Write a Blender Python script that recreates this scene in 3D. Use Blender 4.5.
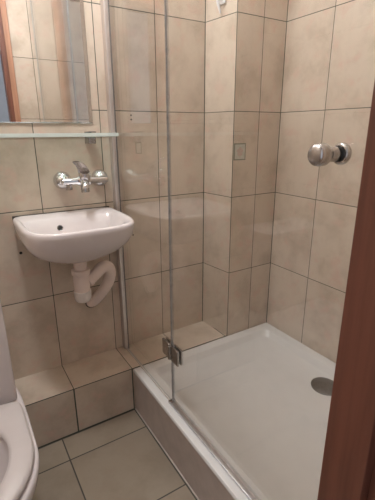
import bpy, bmesh, math, random
from mathutils import Vector, Matrix
random.seed(4)
C = bpy.context.scene.collection
for o in list(bpy.data.objects): bpy.data.objects.remove(o, do_unlink=True)
PI = math.pi

# ------------------------------------------------------------------ camera
EYE = 1.185
yaw, pitch, roll, fpx = 0.5552, -0.3096, -0.0039, 373.0
cd = bpy.data.cameras.new('camera'); cam = bpy.data.objects.new('camera', cd); C.objects.link(cam)
fwd = Vector((math.sin(yaw)*math.cos(pitch), math.cos(yaw)*math.cos(pitch), math.sin(pitch)))
rgt = Vector((math.cos(yaw), -math.sin(yaw), 0)); upv = rgt.cross(fwd)
r2 = rgt*math.cos(roll)+upv*math.sin(roll); u2 = upv*math.cos(roll)-rgt*math.sin(roll)
m = Matrix.Identity(4)
for i in range(3):
    m[i][0] = r2[i]; m[i][1] = u2[i]; m[i][2] = -fwd[i]
m[2][3] = EYE
cam.matrix_world = m
cd.sensor_fit = 'HORIZONTAL'; cd.sensor_width = 36; cd.lens = 36*fpx/375; cd.clip_start = 0.01
bpy.context.scene.camera = cam

# ------------------------------------------------------------------ world, exposure
w = bpy.data.worlds.new('world'); bpy.context.scene.world = w; w.use_nodes = True
w.node_tree.nodes['Background'].inputs[0].default_value = (0.75, 0.80, 0.9, 1)
w.node_tree.nodes['Background'].inputs[1].default_value = 1.6
vs = bpy.context.scene.view_settings
vs.view_transform = 'Standard'; vs.look = 'None'; vs.gamma = 1; vs.use_curve_mapping = False
vs.exposure = 0.0
LAMP_POWER = 38.0
WALL_LAMP_POWER = 30.0
WALL_LAMP_POS = (0.42, 1.39, 2.02)
LAMP_COLOR = (0.955, 0.975, 1.0)
LAMP_POS = (0.10, 0.88, 2.36)

# ------------------------------------------------------------------ dimensions (metres)
YB = 1.478          # rear wall
YF = 1.293          # face of the boxed pipe column and of the ledge
XC = 1.0197         # left side of the column
XCB, XCF = 1.010, 1.0315   # its side is splayed a little
XR = 1.297          # right wall
XL = -0.50          # left wall
YD = 0.232          # inner face of the front wall
YH = 0.075          # hallway face of the front wall
ZC = 2.45           # ceiling
ZS = 0.212          # ledge top
XG = 0.5645         # glass plane
XA = 0.5251         # tray apron
TW, TH, ZJ = 0.25, 0.358, 1.261   # wall tile size, height of one joint
JX, JW = 0.3672, 0.66 # right side of the doorway and its width
DH = 2.0            # doorway height

# ------------------------------------------------------------------ material helpers
def new_mat(name):
    mt = bpy.data.materials.new(name); mt.use_nodes = True
    nt = mt.node_tree; return mt, nt, nt.nodes['Principled BSDF']
def math_node(nt, op, a, b=None, c=None):
    n = nt.nodes.new('ShaderNodeMath'); n.operation = op
    for i, v in enumerate((a, b, c)):
        if v is None: continue
        if isinstance(v, (int, float)): n.inputs[i].default_value = v
        else: nt.links.new(v, n.inputs[i])
    return n.outputs[0]
def mix_col(nt, fac, a, b):
    n = nt.nodes.new('ShaderNodeMix'); n.data_type = 'RGBA'
    for idx, v in ((0, fac), (6, a), (7, b)):
        if isinstance(v, (int, float)): n.inputs[idx].default_value = v
        elif isinstance(v, tuple): n.inputs[idx].default_value = (*v, 1)
        else: nt.links.new(v, n.inputs[idx])
    return n.outputs[2]
def ramp(nt, src, lo, hi, a=0.0, b=1.0):
    n = nt.nodes.new('ShaderNodeMapRange'); n.interpolation_type = 'SMOOTHSTEP'
    nt.links.new(src, n.inputs[0])
    for i, v in enumerate((lo, hi, a, b)): n.inputs[i+1].default_value = v
    return n.outputs[0]
def noise(nt, vec, scale, detail=4, rough=.55):
    n = nt.nodes.new('ShaderNodeTexNoise'); n.inputs['Scale'].default_value = scale
    n.inputs['Detail'].default_value = detail; n.inputs['Roughness'].default_value = rough
    if vec is not None: nt.links.new(vec, n.inputs['Vector'])
    return n.outputs[0]

def tile_mat(name, ua, u0, uw, va, v0, vw, g=0.003, cols=None, grout=(.06,.07,.052), rough=.3, extra=(), vextra=()):
    """ceramic tiles on a wall or floor: ua/va are the world axes, u0/v0 one joint, uw/vw the pitch"""
    cream, tan, pink = cols or ((.60,.505,.41), (.475,.385,.30), (.60,.425,.345))
    mt, nt, bs = new_mat(name)
    geo = nt.nodes.new('ShaderNodeNewGeometry'); sep = nt.nodes.new('ShaderNodeSeparateXYZ')
    nt.links.new(geo.outputs['Position'], sep.inputs[0])
    ds = []; ids = []
    for ax, o0, pw, ex in ((ua, u0, uw, extra), (va, v0, vw, vextra)):
        s = math_node(nt, 'DIVIDE', math_node(nt, 'SUBTRACT', sep.outputs[ax], o0), pw)
        ids.append(math_node(nt, 'FLOOR', s))
        f = math_node(nt, 'SUBTRACT', s, ids[-1])
        ds.append(math_node(nt, 'MULTIPLY', math_node(nt, 'MINIMUM', f, math_node(nt, 'SUBTRACT', 1.0, f)), pw))
        for e in ex:
            ds.append(math_node(nt, 'SUBTRACT', math_node(nt, 'ABSOLUTE', math_node(nt, 'SUBTRACT', sep.outputs[ax], e)), .0007))
    d = ds[0]
    for q in ds[1:]: d = math_node(nt, 'MINIMUM', d, q)
    tile = ramp(nt, d, g*.35, g*.65)
    cmb = nt.nodes.new('ShaderNodeCombineXYZ'); nt.links.new(ids[0], cmb.inputs[0]); nt.links.new(ids[1], cmb.inputs[1])
    wn = nt.nodes.new('ShaderNodeTexWhiteNoise'); wn.noise_dimensions = '3D'; nt.links.new(cmb.outputs[0], wn.inputs[0])
    # every tile carries its own patch of the pattern
    off = nt.nodes.new('ShaderNodeVectorMath'); off.operation = 'MULTIPLY_ADD'
    nt.links.new(wn.outputs['Color'], off.inputs[0]); off.inputs[1].default_value = (7, 7, 7)
    nt.links.new(geo.outputs['Position'], off.inputs[2])
    P = off.outputs[0]
    n1 = noise(nt, P, 7, 5, .6); n2 = noise(nt, P, 16, 4, .6); n3 = noise(nt, P, 60, 3, .6)
    c = mix_col(nt, ramp(nt, n1, .42, .70), cream, tan)
    c = mix_col(nt, ramp(nt, n2, .50, .72, 0, .75), c, pink)
    c = mix_col(nt, ramp(nt, n3, .5, .8, 0, .18), c, tan)
    val = math_node(nt, 'MULTIPLY_ADD', wn.outputs['Value'], .08, .96)
    hs = nt.nodes.new('ShaderNodeHueSaturation'); nt.links.new(c, hs.inputs['Color']); nt.links.new(val, hs.inputs['Value'])
    nt.links.new(mix_col(nt, tile, grout, hs.outputs[0]), bs.inputs['Base Color'])
    nt.links.new(ramp(nt, tile, 0, 1, .8, rough), bs.inputs['Roughness'])
    bp = nt.nodes.new('ShaderNodeBump'); bp.inputs['Strength'].default_value = .35; bp.inputs['Distance'].default_value = .0015
    nt.links.new(math_node(nt, 'MULTIPLY_ADD', n3, .06, tile), bp.inputs['Height']); nt.links.new(bp.outputs[0], bs.inputs['Normal'])
    return mt

def solid(name, col, rough=.4, metal=0.0, vary=.06, scale=18, bump=0.0, coat=0.0):
    mt, nt, bs = new_mat(name)
    tc = nt.nodes.new('ShaderNodeTexCoord')
    n = noise(nt, tc.outputs['Object'], scale, 4)
    dark = tuple(c*(1-vary) for c in col)
    nt.links.new(mix_col(nt, ramp(nt, n, .35, .7), col, dark), bs.inputs['Base Color'])
    bs.inputs['Roughness'].default_value = rough; bs.inputs['Metallic'].default_value = metal
    bs.inputs['Coat Weight'].default_value = coat
    if bump:
        b = nt.nodes.new('ShaderNodeBump'); b.inputs['Strength'].default_value = bump; b.inputs['Distance'].default_value = .001
        nt.links.new(n, b.inputs['Height']); nt.links.new(b.outputs[0], bs.inputs['Normal'])
    return mt

def wood_mat(name, a, b):
    mt, nt, bs = new_mat(name)
    tc = nt.nodes.new('ShaderNodeTexCoord'); mp = nt.nodes.new('ShaderNodeMapping')
    nt.links.new(tc.outputs['Object'], mp.inputs[0]); mp.inputs['Scale'].default_value = (60, 60, 3.0)
    n = noise(nt, mp.outputs[0], 1.0, 6, .6); n2 = noise(nt, tc.outputs['Object'], 4, 3)
    c = mix_col(nt, ramp(nt, n, .35, .68), a, b)
    c = mix_col(nt, ramp(nt, n2, .5, .8, 0, .3), c, b)
    nt.links.new(c, bs.inputs['Base Color']); bs.inputs['Roughness'].default_value = .38
    bp = nt.nodes.new('ShaderNodeBump'); bp.inputs['Strength'].default_value = .15; bp.inputs['Distance'].default_value = .001
    nt.links.new(n, bp.inputs['Height']); nt.links.new(bp.outputs[0], bs.inputs['Normal'])
    return mt

def glass_mat(name, tint=(.992,.996,.993), spots=.012):
    """clear pane: light passes straight, both faces reflect by Schlick's law, a trace of lime spots"""
    mt, nt, bs = new_mat(name); nt.nodes.remove(bs)
    out = nt.nodes['Material Output']
    geo = nt.nodes.new('ShaderNodeNewGeometry'); dot = nt.nodes.new('ShaderNodeVectorMath'); dot.operation = 'DOT_PRODUCT'
    nt.links.new(geo.outputs['Incoming'], dot.inputs[0]); nt.links.new(geo.outputs['Normal'], dot.inputs[1])
    k = math_node(nt, 'SUBTRACT', 1.0, math_node(nt, 'ABSOLUTE', dot.outputs['Value']))
    F = math_node(nt, 'MULTIPLY_ADD', math_node(nt, 'POWER', k, 5.0), .96, .04)
    tr = nt.nodes.new('ShaderNodeBsdfTransparent'); tr.inputs[0].default_value = (*tint, 1)
    gl = nt.nodes.new('ShaderNodeBsdfGlossy'); gl.inputs['Roughness'].default_value = 0.0; gl.inputs[0].default_value = (1,1,1,1)
    df = nt.nodes.new('ShaderNodeBsdfDiffuse'); df.inputs[0].default_value = (.8,.8,.8,1)
    tc = nt.nodes.new('ShaderNodeTexCoord')
    sp = ramp(nt, noise(nt, tc.outputs['Object'], 25, 5, .7), .45, .8, .0, spots)
    m1 = nt.nodes.new('ShaderNodeMixShader'); nt.links.new(sp, m1.inputs[0]); nt.links.new(tr.outputs[0], m1.inputs[1]); nt.links.new(df.outputs[0], m1.inputs[2])
    m2 = nt.nodes.new('ShaderNodeMixShader'); nt.links.new(F, m2.inputs[0]); nt.links.new(m1.outputs[0], m2.inputs[1]); nt.links.new(gl.outputs[0], m2.inputs[2])
    nt.links.new(m2.outputs[0], out.inputs[0])
    return mt

def emit_mat(name, col, strength):
    mt, nt, bs = new_mat(name)
    bs.inputs['Base Color'].default_value = (.9,.9,.88,1)
    bs.inputs['Emission Color'].default_value = (*col, 1); bs.inputs['Emission Strength'].default_value = strength
    return mt

M = {}
M['back'] = tile_mat('beige_tile_rear', 0, XC, TW, 2, ZJ, TH, extra=(XCB-.001,))
M['colside'] = tile_mat('beige_tile_column_side', 1, YF, TW, 2, ZJ, TH, extra=(YB,))
M['colfront'] = tile_mat('beige_tile_column_front', 0, 1.1705, TW, 2, ZJ, TH, extra=(XCF+.0005, XR))
M['right'] = tile_mat('beige_tile_right', 1, 1.052, TW, 2, ZJ, TH, extra=(YF,))
M['left'] = tile_mat('beige_tile_left', 1, YB, TW, 2, ZJ, TH)
M['front'] = tile_mat('beige_tile_front', 0, XR, TW, 2, ZJ, TH)
M['ledgetop'] = tile_mat('beige_tile_ledge_top', 0, XC-.0005-3*TW, TW, 1, YF-.001, .40, extra=(XC,))
M['ledgefront'] = tile_mat('beige_tile_ledge_front', 0, XC-.0005-3*TW, TW, 2, ZS-.001, .40, g=.0055, vextra=(.002,))
M['floor'] = tile_mat('floor_tile', 0, .2014, .318, 1, 1.172, .318, g=.0048,
                      cols=((.31,.255,.195), (.26,.21,.158), (.295,.235,.18)), grout=(.065,.06,.048), rough=.38, vextra=(YF-.002,))
M['plaster'] = solid('white_plaster', (.82,.80,.76), .9, vary=.03)
M['hallwall'] = solid('grey_blue_paint', (.52,.54,.56), .8, vary=.05)
M['hallfloor'] = wood_mat('hall_boards', (.34,.2,.11), (.24,.13,.07))
M['ceramic'] = solid('white_ceramic', (.67,.61,.60), .14, vary=.02, coat=.3)
M['seat'] = solid('white_seat_plastic', (.53,.475,.455), .3, vary=.02)
M['acrylic'] = solid('white_acrylic', (.71,.695,.68), .28, vary=.03)
M['apron'] = solid('beige_apron_panel', (.50,.425,.385), .35, vary=.12)
M['chrome'] = solid('chrome', (.70,.70,.72), .05, 1.0, vary=.04)
M['steel'] = solid('brushed_steel', (.50,.475,.46), .26, 1.0, vary=.12, scale=40)
M['drain'] = solid('dull_steel', (.27,.26,.25), .42, 1.0, vary=.15, scale=40)
M['profile'] = solid('satin_aluminium', (.72,.68,.66), .42, 1.0, vary=.05)
M['gasket'] = solid('grey_rubber', (.09,.085,.09), .5)
M['alu'] = solid('polished_aluminium', (.80,.80,.82), .33, 1.0, vary=.05)
M['darksteel'] = solid('worn_hinge_metal', (.47,.45,.44), .25, 1.0, vary=.1)
M['pipe'] = solid('pinkish_white_plastic', (.84,.70,.63), .4, vary=.05)
M['cup'] = solid('white_plastic', (.78,.72,.68), .35, vary=.04)
M['black'] = solid('black_gap', (.02,.018,.016), .6, vary=.2)
M['seal'] = solid('dark_sealant', (.10,.085,.07), .6, vary=.3)
M['silicone'] = solid('pale_silicone', (.60,.55,.50), .5, vary=.1)
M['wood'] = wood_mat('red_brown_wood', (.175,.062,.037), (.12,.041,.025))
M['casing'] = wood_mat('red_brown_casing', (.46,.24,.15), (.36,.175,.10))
M['glass'] = glass_mat('clear_glass')
M['shelfglass'] = glass_mat('shelf_glass', (.86,.93,.90), .35)
M['strip'] = glass_mat('clear_plastic_strip', (.93,.925,.94), .35)
M['edge'] = solid('green_glass_edge', (.46,.47,.45), .2, vary=.1)
M['shelfedge'] = solid('pale_green_glass_edge', (.66,.74,.70), .2, vary=.06)
M['mirror'] = solid('silvered_glass', (.86,.87,.87), .012, 1.0, vary=.01)
M['bevel'] = solid('mirror_bevel', (.66,.67,.70), .12, 1.0, vary=.02)
M['inset'] = solid('pale_green_inset', (.50,.50,.43), .3, vary=.15, scale=60)
M['insetedge'] = solid('grey_green_border', (.20,.21,.165), .4, vary=.1)
M['rose'] = solid('rose_motif', (.50,.38,.33), .4, vary=.1)
M['faint'] = solid('pale_beige_inset', (.52,.45,.365), .3, vary=.1, scale=60)
M['faintedge'] = solid('soft_green_border', (.33,.30,.23), .4, vary=.2)
M['white'] = solid('white_enamel', (.78,.78,.80), .3, vary=.02)

# ------------------------------------------------------------------ mesh helpers
def add_box(bm, lo, hi, bev=0.0, seg=2):
    t = bmesh.new()
    r = bmesh.ops.create_cube(t, size=1)
    for v in t.verts:
        for i in range(3): v.co[i] = (lo[i]+hi[i])/2 + v.co[i]*(hi[i]-lo[i])
    if bev: bmesh.ops.bevel(t, geom=t.edges[:], offset=bev, segments=seg, profile=.5, affect='EDGES')
    me = bpy.data.meshes.new('tmp'); t.to_mesh(me); t.free(); bm.from_mesh(me); bpy.data.meshes.remove(me)
    return bm
def loft(bm, rings, cap0=True, cap1=True, closed=True):
    vr = [[bm.verts.new(p) for p in r] for r in rings]
    n = len(rings[0])
    for a, b in zip(vr, vr[1:]):
        for i in range(n if closed else n-1):
            j = (i+1) % n
            bm.faces.new((a[i], a[j], b[j], b[i]))
    if cap0: bm.faces.new(list(reversed(vr[0])))
    if cap1: bm.faces.new(vr[-1])
    return bm
def frame(axis):
    a = Vector(axis).normalized()
    t = Vector((0,0,1)) if abs(a.z) < .9 else Vector((1,0,0))
    u = t.cross(a).normalized(); return a, u, a.cross(u)
def add_lathe(bm, origin, axis, prof, n=32):
    """prof: (distance along axis, radius) pairs"""
    a, u, v = frame(axis); o = Vector(origin)
    rings = [[o + a*d + (u*math.cos(2*PI*k/n) + v*math.sin(2*PI*k/n))*max(r, 1e-5) for k in range(n)] for d, r in prof]
    return loft(bm, rings)
def catmull(pts, k=8):
    P = [Vector(p) for p in pts]; P = [P[0]*2-P[1]] + P + [P[-1]*2-P[-2]]; out = []
    for i in range(1, len(P)-2):
        for j in range(k):
            t = j/k; a, b, c, d = P[i-1], P[i], P[i+1], P[i+2]
            out.append(.5*((2*b)+(c-a)*t+(2*a-5*b+4*c-d)*t*t+(3*b-a-3*c+d)*t**3))
    return out + [P[-2]]
def add_tube(bm, pts, rad, n=20, smooth=8):
    P = catmull(pts, smooth) if smooth else [Vector(p) for p in pts]
    T = [(P[min(i+1, len(P)-1)]-P[max(i-1, 0)]).normalized() for i in range(len(P))]
    _, u, _ = frame(T[0]); rings = []
    for i, (p, t) in enumerate(zip(P, T)):
        u = (u - t*u.dot(t)).normalized(); v = t.cross(u)
        r = rad(i/(len(P)-1)) if callable(rad) else rad
        rings.append([p + (u*math.cos(2*PI*k/n)+v*math.sin(2*PI*k/n))*r for k in range(n)])
    return loft(bm, rings)
def obj(name, bm, mat, parent=None, smooth=None, base=None):
    bmesh.ops.recalc_face_normals(bm, faces=bm.faces[:])
    if smooth:
        for f in bm.faces: f.smooth = True
    me = bpy.data.meshes.new(name); bm.to_mesh(me); bm.free()
    mats = mat if isinstance(mat, (list, tuple)) else [mat]
    for q in mats: me.materials.append(q)
    o = bpy.data.objects.new(name, me); C.objects.link(o)
    if smooth: 
        try: me.set_sharp_from_angle(angle=math.radians(smooth))
        except Exception: pass
    if parent is not None:
        o.parent = parent
        root = parent
        while root.parent is not None: root = root.parent
        if root.type == 'EMPTY': me.transform(Matrix.Translation(-root.location))
    return o
def thing(name, label, cat, loc):
    o = bpy.data.objects.new(name, None); C.objects.link(o); o.location = loc
    o.empty_display_size = .05; o['label'] = label; o['category'] = cat
    return o
def struct(o):
    o['kind'] = 'structure'; return o
def face_mats(o, rule):
    for p in o.data.polygons: p.material_index = rule(p)
B = bmesh.new

# ------------------------------------------------------------------ the room
struct(obj('floor', add_box(B(), (XL-.1, YH, -.1), (XR+.1, YB+.1, 0)), M['floor']))
wall_back = struct(obj('wall_back', add_box(B(), (XL-.1, YB, 0), (XR+.1, YB+.1, ZC)), M['back']))
struct(obj('wall_left', add_box(B(), (XL-.1, YD, 0), (XL, YB, ZC)), M['left']))
struct(obj('wall_right', add_box(B(), (XR, YD, 0), (XR+.1, YB, ZC)), M['right']))
bm = B(); loft(bm, [[(XCF, YF, z), (XR, YF, z), (XR, YB, z), (XCB, YB, z)] for z in (0, ZC)])
col = struct(obj('wall_column', bm, [M['colfront'], M['colside']]))
face_mats(col, lambda p: 1 if p.normal.x < -.5 else 0)
bm = B()
add_box(bm, (XL-.1, YH, 0), (JX-JW-.03, YD, ZC)); add_box(bm, (JX+.03, YH, 0), (XR+.1, YD, ZC)); add_box(bm, (JX-JW-.03, YH, DH+.03), (JX+.03, YD, ZC))
wf = struct(obj('wall_front', bm, [M['front'], M['hallwall']]))
face_mats(wf, lambda p: 1 if p.normal.y < -.5 else 0)
struct(obj('ceiling', add_box(B(), (XL-.1, YH, ZC), (XR+.1, YB+.1, ZC+.1)), M['plaster']))
ledge = struct(obj('trim_1', add_box(B(), (XL, YF, 0), (XCF, YB, ZS)), [M['ledgefront'], M['ledgetop']]))
face_mats(ledge, lambda p: 1 if p.normal.z > .5 else 0)
# hallway behind the camera
struct(obj('floor_hallway', add_box(B(), (-1.6, -1.15, -.1), (1.9, YH, 0)), M['hallfloor']))
struct(obj('wall_hallway', add_box(B(), (-1.6, -1.25, 0), (1.9, -1.15, ZC)), M['hallwall']))
struct(obj('ceiling_hallway', add_box(B(), (-1.6, -1.25, ZC), (1.9, YH, ZC+.1)), M['plaster']))

# door frame: rebated jambs, head, casings
df = bpy.data.objects.new('door_1', None); C.objects.link(df); df.location = (JX-JW/2, YD, 0); struct(df)
def jamb(sx, x):            # sx = +1: solid lies at x and beyond
    bm = B()
    a, b = sorted((x, x+sx*.03)); add_box(bm, (a, .184, 0), (b, YD+.011, DH+.03), .0015)
    a, b = sorted((x+sx*.016, x+sx*.03)); add_box(bm, (a, YH-.012, 0), (b, .184, DH+.03), .0015)
    return bm
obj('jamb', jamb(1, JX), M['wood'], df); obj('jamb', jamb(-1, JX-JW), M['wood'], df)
bm = B(); add_box(bm, (JX-JW, .184, DH), (JX, YD+.011, DH+.03), .0015); add_box(bm, (JX-JW, YH-.012, DH+.016), (JX, .184, DH+.03), .0015)
obj('head', bm, M['wood'], df)
for y0, y1 in ((YD, YD+.011), (YH-.012, YH)):
    obj('casing', add_box(B(), (JX+.03, y0, 0), (JX+.062, y1, DH+.09), .002), M['casing'], df)
    obj('casing', add_box(B(), (JX-JW-.062, y0, 0), (JX-JW-.03, y1, DH+.09), .002), M['casing'], df)
    obj('casing', add_box(B(), (JX-JW-.03, y0, DH+.03), (JX+.03, y1, DH+.09), .002), M['casing'], df)

# decorative inset tile in the column, plugged drill holes in the rear wall
ins = obj('inset_tile', add_box(B(), (1.036, YF-.0015, 1.062), (1.101, YF+.001, 1.133)), M['insetedge'], col)
obj('inset_face', add_box(B(), (1.042, YF-.0024, 1.067), (1.096, YF-.0014, 1.128), .0004), M['inset'], ins)
bm = B()
for k in range(5):
    a = 2*PI*k/5+.3
    add_lathe(bm, (1.069+.011*math.cos(a), YF-.0023, 1.098+.012*math.sin(a)), (0,-1,0), [(0,.008),(.0008,.007),(.0011,.001)], 14)
add_lathe(bm, (1.069, YF-.0023, 1.098), (0,-1,0), [(0,.006),(.0014,.005),(.0018,.001)], 14)
add_box(bm, (1.0675, YF-.003, 1.070), (1.0705, YF-.0023, 1.088))
obj('inset_flower', bm, M['rose'], ins)
for x, z, r in ((.172, .745, .0055), (.651, 1.245, .0035), (.651, 1.229, .0035), (.634, .747, .004)):
    obj('drill_hole', add_lathe(B(), (x, YB+.002, z), (0,-1,0), [(0,r),(.0024,r),(.0026,r*.7)], 16), M['black'], wall_back)

small = obj('inset_tile', add_box(B(), (0.665, YB-.0012, 1.094), (0.691, YB+.001, 1.139)), M['faintedge'], wall_back)
obj('inset_face', add_box(B(), (0.665+.003, YB-.002, 1.094+.003), (0.691-.003, YB-.0011, 1.139-.003), .0003), M['faint'], small)

# ------------------------------------------------------------------ shower tray
tray = thing('shower_tray', 'low white rectangular shower tray with beige front apron in the tiled corner', 'shower tray', (.91, .77, 0))
def rrect(x0, x1, y0, y1, z, r, n=6):
    out = []
    for cx, cy, a0 in ((x1-r, y1-r, 0), (x0+r, y1-r, PI/2), (x0+r, y0+r, PI), (x1-r, y0+r, 1.5*PI)):
        for k in range(n+1):
            a = a0 + PI/2*k/n; out.append((cx+r*math.cos(a), cy+r*math.sin(a), z))
    return out
X0, X1, Y0, Y1 = XA-.003, XR-.001, YD+.001, YF-.001
ZT = ZS-.003
rings = [rrect(X0+.014, X1-.002, Y0+.002, Y1-.002, .002, .004), rrect(X0+.014, X1-.002, Y0+.002, Y1-.002, ZT-.0095, .004), rrect(X0, X1, Y0, Y1, ZT-.009, .004), rrect(X0, X1, Y0, Y1, ZT-.006, .004), rrect(X0+.004, X1-.002, Y0+.002, Y1-.002, ZT, .006),
         rrect(X0+.074, X1-.044, Y0+.044, Y1-.044, ZT, .03), rrect(X0+.078, X1-.048, Y0+.048, Y1-.048, ZT-.003, .032),
         rrect(X0+.086, X1-.058, Y0+.058, Y1-.058, ZT-.026, .038), rrect(X0+.094, X1-.066, Y0+.066, Y1-.066, ZT-.032, .045),
         rrect(X0+.38, X1-.15, Y0+.4, Y1-.4, ZT-.038, .06)]
obj('basin', loft(B(), rings), M['acrylic'], tray, 40)
obj('apron', add_box(B(), (XA, Y0, .001), (XA+.012, Y1, ZT-.009), .001), M['apron'], tray)
obj('sealant', add_box(B(), (XA-.004, Y0, .0), (XA, Y1, .006), .0015), M['silicone'], tray)
bm = add_lathe(B(), (1.170, .806, ZT-.040), (0,0,1), [(0,.056),(.006,.0575),(.0075,.053),(.0095,.04),(.0105,.02),(.0108,.001)], 40)
dr = obj('drain_cover', bm, M['drain'], tray, 40); dr['label'] = 'round brushed steel drain cover'

# ------------------------------------------------------------------ shower glass
GT = 2.08; GB = ZS+.001
def pane(name, y0, y1, zb, parent):
    o = obj(name, add_box(B(), (XG-.003, y0, zb), (XG+.003, y1, GT), .0), [M['glass'], M['edge']], parent)
    face_mats(o, lambda p: 0 if abs(p.normal.x) > .5 else 1)
    return o
HY = 1.016
panel = thing('glass_shower_panel', 'fixed clear glass shower panel clamped to the rear wall beside the washbasin', 'shower screen', (XG, (HY+YB)/2, GB))
pane('glass_pane', HY+.002, YB-.033, GB, panel)
bm = B(); add_box(bm, (XG-.013, YB-.034, GB), (XG+.004, YB-.0003, GT+.006), .003)
obj('wall_profile', bm, M['profile'], panel)
obj('gasket', add_box(B(), (XG+.004, YB-.036, GB), (XG+.0072, YB-.0003, GT)), M['gasket'], panel)
obj('sealant', add_box(B(), (XG-.007, HY, ZS-.004), (XG-.003, YB-.034, ZS+.003), .001), M['silicone'], panel)
door = thing('glass_shower_door', 'hinged clear glass shower door, closed, with round steel knob and two hinges', 'shower door', (XG, HY, GB))
DE = .262
pane('glass_pane', DE, HY-.004, ZS+.016, door)
for nm, zz in (('hinge', .433), ('hinge', 1.86)):
    bm = B()
    for s in (-1, 1):
        a, b = sorted((XG+s*.0032, XG+s*.011))
        add_box(bm, (a, HY+.006, zz-.030), (b, HY+.056, zz+.030), .002)
        add_box(bm, (a, HY-.054, zz-.030), (b, HY-.006, zz+.030), .002)
    h = obj(nm, bm, M['darksteel'], door); h['label'] = 'grey metal hinge clamping the glass edge'
    bm = B(); add_lathe(bm, (XG-.0112, HY, zz-.027), (0,0,1), [(0,.006),(.001,.007),(.053,.007),(.054,.006)], 20)
    for s in (-1, 1):
        for yy in (HY+.03, HY-.03): add_lathe(bm, (XG+s*.0105, yy, zz), (s,0,0), [(0,.007),(.001,.0065),(.0014,.001)], 16)
    obj('hinge_pin', bm, M['steel'], h)
KY, KZ = .4256, 1.146
for s, nm in ((-1, 'knob'), (1, 'knob')):
    prof = [(0,.0128),(.004,.0130),(.009,.0126),(.014,.0124),(.020,.0130),(.026,.0165),(.031,.0185),(.040,.0190),(.048,.0182),(.053,.0155),(.056,.010),(.0568,.001)]
    prof = [(d*.89, r) for d, r in prof]
    if s > 0: prof = [(0,.0145),(.003,.0172),(.009,.0190),(.016,.0188),(.022,.0165),(.027,.010),(.0275,.001)]
    if s > 0: prof = [(d*.58, r) for d, r in prof]
    k = obj(nm, add_lathe(B(), (XG+s*(.0062 if s < 0 else .0070), KY, KZ), (s,0,0), prof, 36), M['steel'], door, 50); k['label'] = 'round turned steel door knob'
    obj('washer', add_lathe(B(), (XG+s*.003, KY, KZ), (s,0,0), [(0,.0140 if s > 0 else .0128),(.0034 if s < 0 else .0043,.0140 if s > 0 else .0128)], 28), M['black'], k)
st = obj('side_seal', add_box(B(), (XG-.006, HY-.004, ZS+.016), (XG+.006, HY+.0012, GT), .001), M['strip'], door)
st['label'] = 'translucent plastic seal along the hinged edge'
obj('bottom_seal', add_box(B(), (XG-.005, DE, ZS+.006), (XG+.005, HY-.005, ZS+.0165), .001), M['strip'], door)
sill = thing('threshold_rail', 'thin chrome rail lying on the tray rim below the shower door', 'rail', (XG, (HY+DE)/2, ZT))
bm = B(); add_box(bm, (XG-.013, YD+.003, ZT), (XG+.010, HY-.001, ZT+.0035), .001); add_box(bm, (XG-.013, YD+.003, ZT), (XG-.009, HY-.001, ZT+.008), .001)
obj('rail', bm, M['alu'], sill)
obj('end_cap', add_box(B(), (XG-.015, HY-.001, ZT), (XG+.011, HY+.013, ZT+.011), .002), M['darksteel'], sill)

# ------------------------------------------------------------------ washbasin
SX, SZ = .346, .885
def dring(a, df_, db, z, n=4.0, nb=9.0, ym=YB-.10, N=72, cx=SX):
    out = []
    for k in range(N):
        t = 2*PI*(k+.5)/N; c, s = math.cos(t), math.sin(t)
        e = n if s < 0 else nb
        x = cx + a*math.copysign(abs(c)**(2/e), c)
        y = ym + (db*abs(s)**(2/e) if s > 0 else -df_*abs(s)**(2/e))
        out.append((x, y, z))
    return out
basin = thing('washbasin', 'small white wall-hung ceramic washbasin under the mixer tap', 'washbasin', (SX, YB, .72))
F0 = .245
rings = [dring(.035, .07, .02, .724, 2.2, 3), dring(.06, .09, .05, .730, 2.3, 4), dring(.100, .125, .08, .742, 2.5, 6),
         dring(.134, .156, .097, .759, 2.8, 8), dring(.161, .192, .099, .782, 3.2, 9), dring(.178, .219, .099, .810, 3.6, 9),
         dring(.187, .238, .099, .838, 3.9, 9), dring(.190, .245, .099, .866, 4, 9), dring(.190, .246, .099, .878, 4, 9),
         dring(.187, .243, .098, .884, 4, 9), dring(.183, .239, .097, .886, 4, 9), dring(.176, .231, .094, .884, 4, 8),
         dring(.168, .222, .05, .879, 3.6, 4), dring(.164, .218, .037, .872, 3.4, 4), dring(.155, .208, .020, .845, 3.2, 4),
         dring(.135, .185, .002, .800, 3.0, 4), dring(.10, .145, -.02, .775, 2.6, 3), dring(.03, .06, -.04, .768, 2.2, 2.2)]
obj('basin_body', loft(B(), rings), M['ceramic'], basin, 60)
ov = obj('overflow_hole', add_lathe(B(), (.3077, 1.3966, .8415), (0,-.92,.38), [(-.01,.009),(.0015,.009),(.002,.0085)], 24), M['black'], basin)
ring = bmesh.new(); 
a_, u_, v_ = frame((0,-.92,.38)); o_ = Vector((.3077, 1.3966, .8415))
loft(ring, [[o_+a_*d+(u_*math.cos(2*PI*k/28)+v_*math.sin(2*PI*k/28))*r for k in range(28)] for d, r in ((-.004,.0112),(.0022,.0112),(.003,.0102),(.0022,.0088),(-.004,.0088))], False, False)
obj('overflow_ring', ring, M['darksteel'], ov)
obj('drain', add_lathe(B(), (SX, YB-.165, .767), (0,0,1), [(0,.030),(.003,.030),(.004,.026),(.002,.018),(.0015,.001)], 28), M['chrome'], basin, 40)
obj('sealant', add_box(B(), (SX-.186, YB-.004, .868), (SX+.186, YB-.0005, .8885), .001), M['seal'], basin)

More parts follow.
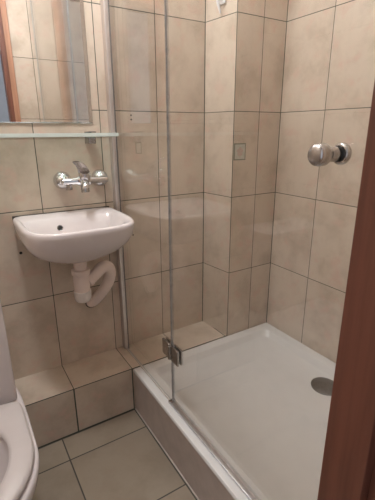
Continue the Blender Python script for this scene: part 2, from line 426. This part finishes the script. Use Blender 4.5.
# trap
trap = thing('basin_trap', 'pinkish white plastic bottle trap with curved waste hose below the washbasin', 'drain trap', (SX+.006, 1.335, .56))
TX, TY = SX+.006, 1.335
obj('tailpiece', add_lathe(B(), (TX,TY,.688), (0,0,1), [(0,.024),(.030,.024),(.031,.030),(.036,.030)], 32), M['pipe'], trap, 40)
obj('upper_nut', add_lathe(B(), (TX,TY,.668), (0,0,1), [(0,.0315),(.002,.034),(.009,.034),(.0105,.0325),(.012,.034),(.019,.034),(.021,.031)], 32), M['pipe'], trap, 40)
obj('body', add_lathe(B(), (TX,TY,.600), (0,0,1), [(0,.0295),(.03,.030),(.055,.0305),(.068,.029)], 32), M['pipe'], trap, 40)
obj('cup', add_lathe(B(), (TX,TY,.556), (0,0,1), [(0,.012),(.002,.024),(.008,.0295),(.018,.0315),(.036,.0325),(.044,.0325),(.046,.030)], 32), M['cup'], trap, 40)
obj('side_nut', add_lathe(B(), (TX+.024,TY,.632), (.85,.12,.45), [(0,.021),(.002,.0235),(.014,.0235),(.016,.021)], 28), M['pipe'], trap, 40)
hp = [(TX+.030,TY+.001,.636),(.418,1.343,.660),(.448,1.353,.674),(.474,1.368,.660),(.484,1.385,.622),(.474,1.402,.575),(.447,1.430,.523),(.428,1.452,.492),(.422,1.4785,.476)]
obj('hose', add_tube(B(), hp, lambda t: .0225+.0006*math.sin(t*190), 22, 14), M['pipe'], trap, 60)
obj('wall_collar', add_lathe(B(), (.4225,YB,.4765), (0,-1,0.0), [(0,.0262),(.003,.0262),(.005,.0225)], 28), M['seal'], trap, 40)

# ------------------------------------------------------------------ mixer tap
tap = thing('wall_mixer_tap', 'chrome wall-mounted single lever mixer tap above the washbasin', 'tap', (.426, YB, 1.005))
TZ = 1.006; TYY = YB-.056
for x in (.353, .499):
    e = obj('wall_flange', add_lathe(B(), (x, YB, TZ), (0,-1,0), [(0,.033),(.005,.0345),(.012,.0335),(.020,.030),(.028,.024),(.034,.0165),(.036,.0135),(.055,.0135)], 32), M['chrome'], tap, 50)
bm = B(); add_lathe(bm, (.338, TYY, TZ), (1,0,0), [(0,.008),(.002,.0115),(.004,.0125),(.055,.0130),(.062,.0185),(.068,.0200),(.100,.0200),(.106,.0185),(.113,.0130),(.172,.0125),(.174,.0115),(.176,.008)], 32)
obj('body', bm, M['chrome'], tap, 50)
bm = B(); add_lathe(bm, (.423, TYY-.002, TZ), (-.08,-.45,.89), [(0,.019),(.016,.0215),(.030,.0215),(.033,.019),(.040,.0175),(.042,.001)], 32)
obj('cartridge_housing', bm, M['chrome'], tap, 50)
sp = obj('spout', add_tube(B(), [(0.419,TYY-.004,TZ-.002),(0.416,TYY-.022,TZ-.008),(0.412,TYY-.038,TZ-.018),(0.410,TYY-.042,TZ-.030)], lambda t: .0165-.002*t, 24), M['chrome'], tap, 60)
obj('aerator', add_lathe(B(), (0.410,TYY-.042,TZ-.024), (0,-.15,-1), [(0,.0155),(.004,.0155),(.005,.0145),(.007,.0145),(.008,.0155),(.013,.0150),(.0145,.013),(.015,.001)], 28), M['steel'], sp, 40)
lv = B()
def lring(x, y, z, wx, t):
    wx *= 1.2
    return [(x-wx,y,z-t),(x-wx*.7,y,z+t*.5),(x,y,z+t),(x+wx*.7,y,z+t*.5),(x+wx,y,z-t),(x,y,z-t*1.4)]
loft(lv, [lring(0.422,TYY-.004,TZ+.030,.016,.006), lring(0.419,TYY-.016,TZ+.041,.0185,.007), lring(0.412,TYY-.026,TZ+.053,.0165,.006), lring(0.402,TYY-.036,TZ+.064,.0145,.0045), lring(0.388,TYY-.046,TZ+.073,.013,.003), lring(0.382,TYY-.050,TZ+.0755,.010,.002)])
obj('lever', lv, M['steel'], tap, 40)
obj('side_outlet', add_lathe(B(), (.362,TYY,TZ-.010), (0,-.1,-1), [(0,.011),(.010,.011),(.011,.0125),(.020,.0125),(.021,.010)], 6), M['steel'], tap, 30)

# ------------------------------------------------------------------ mirror and shelf
mir = thing('mirror', 'frameless rectangular wall mirror above the glass shelf', 'mirror', (.19, YB, 1.213))
mo = obj('mirror_glass', add_box(B(), (-.12, YB-.0075, 1.216), (.474, YB-.001, 1.86)), M['mirror'], mir)
bm = B()
yb_, yf_ = YB-.001, YB-.0072
def bev(p0, p1, q0, q1):   # outer edge low, inner edge high
    bm.faces.new([bm.verts.new(v) for v in (p0, p1, q1, q0)])
xo0, xo1, zo0, zo1 = -.135, .489, 1.213, 1.875; xi0, xi1, zi0, zi1 = -.12, .474, 1.217, 1.86
out_ = [(xo0,zo0),(xo1,zo0),(xo1,zo1),(xo0,zo1)]; inn_ = [(xi0,zi0),(xi1,zi0),(xi1,zi1),(xi0,zi1)]
loft(bm, [[(x,YB-.0005,z) for x,z in out_], [(x,YB-.0045,z) for x,z in out_], [(x,YB-.0076,z) for x,z in inn_], [(x,YB-.002,z) for x,z in inn_]], False, False)
bo = obj('bevelled_edge', bm, M['bevel'], mir)
shelf = thing('glass_shelf', 'narrow pale green glass wall shelf below the mirror on chrome brackets', 'shelf', (.21, YB, 1.17))
so = obj('shelf_pane', add_box(B(), (-.13, YB-.118, 1.1655), (.546, YB-.004, 1.1785), .0012), [M['shelfglass'], M['shelfedge']], shelf)
face_mats(so, lambda p: 0 if abs(p.normal.z) > .9 else 1)
for x in (.468, -.06):
    bm = B(); add_box(bm, (x-.014, YB-.052, 1.139), (x+.014, YB, 1.165), .004); add_box(bm, (x-.014, YB-.058, 1.179), (x+.014, YB, 1.184), .002); add_box(bm, (x-.014, YB-.003, 1.139), (x+.014, YB, 1.184), .001)
    obj('bracket', bm, M['darksteel'], shelf)

# ------------------------------------------------------------------ toilet
TC = -.118
toilet = thing('toilet', 'white ceramic toilet with open seat and cistern at the left edge', 'toilet', (TC, .9, 0))
def egg(a, front, back, z, yc=.89, N=64, cx=TC, nb=5.0, taper=1.0):
    out = []
    for k in range(N):
        t = 2*PI*(k+.5)/N; c, s = math.cos(t), math.sin(t)
        e = 2.0 if s < 0 else nb
        f = 1.0 if s < 0 else 1-(1-taper)*abs(s)
        x = cx + a*f*math.copysign(abs(c)**(2/e), c)
        y = yc + (back*abs(s)**(2/e) if s > 0 else -front*abs(s)**(2/e))
        out.append((x, y, z))
    return out
rings = [egg(.115,.13,.36,.0), egg(.112,.125,.36,.03), egg(.105,.11,.36,.14), egg(.125,.14,.365,.22), egg(.165,.185,.37,.29), egg(.187,.214,.375,.345),
         egg(.193,.222,.378,.375), egg(.191,.22,.378,.388), egg(.184,.212,.375,.392),
         egg(.135,.172,.11,.390,nb=2), egg(.128,.165,.10,.375,nb=2), egg(.11,.14,.085,.30,nb=2), egg(.07,.09,.06,.235,nb=2), egg(.03,.04,.03,.225,nb=2)]
bowl = obj('bowl', loft(B(), rings), M['ceramic'], toilet, 60)
rings = [egg(.180,.210,.178,.3935,nb=14,taper=.98), egg(.184,.215,.181,.400,nb=14,taper=.98), egg(.182,.213,.180,.410,nb=14,taper=.98), egg(.176,.206,.176,.415,nb=12,taper=.98),
         egg(.134,.172,.128,.4155,nb=2.3), egg(.125,.163,.120,.411,nb=2.3), egg(.123,.161,.118,.402,nb=2.3), egg(.125,.163,.120,.3935,nb=2.3)]
rings.append(rings[0])
sb = B(); loft(sb, rings, False, False); bmesh.ops.remove_doubles(sb, verts=sb.verts[:], dist=1e-5)
obj('seat', sb, M['seat'], toilet, 60)
cis = obj('cistern', add_box(B(), (TC-.176, 1.088, .393), (TC+.176, 1.262, .745), .010, 4), M['ceramic'], toilet, 40)
obj('cistern_lid', add_box(B(), (TC-.178, 1.082, .745), (TC+.178, 1.266, .775), .008, 3), M['ceramic'], toilet, 40)
obj('flush_button', add_lathe(B(), (TC, 1.175, .775), (0,0,1), [(0,.026),(.004,.026),(.006,.022),(.0065,.001)], 28), M['chrome'], toilet, 40)
for x in (TC-.08, TC+.08):
    obj('seat_hinge', add_lathe(B(), (x-.02, 1.066, .418), (1,0,0), [(0,.008),(.002,.0095),(.038,.0095),(.04,.008)], 20), M['seat'], toilet, 40)

# ------------------------------------------------------------------ small hook on the column
hook = thing('wall_hook', 'small white pointed hook high on the left side of the tiled column', 'hook', (XC, 1.37, 1.62))
bm = B(); add_box(bm, (XC-.006, 1.352, 1.66), (XC, 1.388, 1.76), .003)
obj('back_plate', bm, M['white'], hook)
obj('prong', add_tube(B(), [(XC-.004,1.370,1.74),(XC-.022,1.370,1.71),(XC-.026,1.370,1.67),(XC-.012,1.370,1.628)], lambda t: .013-.009*t, 18), M['white'], hook, 60)

# ------------------------------------------------------------------ ceiling lamp
lamp = thing('ceiling_lamp', 'round frosted glass ceiling lamp', 'lamp', (LAMP_POS[0], LAMP_POS[1], ZC))
obj('base_plate', add_lathe(B(), (LAMP_POS[0], LAMP_POS[1], ZC), (0,0,-1), [(0,.13),(.02,.13),(.025,.12)], 40), M['white'], lamp, 40)
A = .115
glob = obj('glass_dome', add_lathe(B(), (LAMP_POS[0], LAMP_POS[1], ZC-.025), (0,0,-1), [(A*.75*math.sin(t*PI/20), A*math.cos(t*PI/20)) for t in range(11)], 40),
           emit_mat('frosted_lamp_glass', LAMP_COLOR, LAMP_POWER*3.0), lamp, 60)

wl = thing('wall_lamp', 'white wall lamp with round frosted globe above the mirror', 'lamp', (WALL_LAMP_POS[0], YB, WALL_LAMP_POS[2]))
wx, wy, wz = WALL_LAMP_POS
obj('mount', add_lathe(B(), (wx, YB-.0005, wz-.02), (0,-1,0), [(0,.045),(.012,.045),(.018,.03),(.03,.022),(.034,.001)], 32), M['white'], wl, 40)
R_ = .05
obj('globe', add_lathe(B(), (wx, wy, wz-R_), (0,0,1), [(R_-R_*math.cos(t*PI/20), R_*math.sin(t*PI/20)) for t in range(21)], 36),
    emit_mat('frosted_globe', LAMP_COLOR, WALL_LAMP_POWER*3.0), wl, 60)
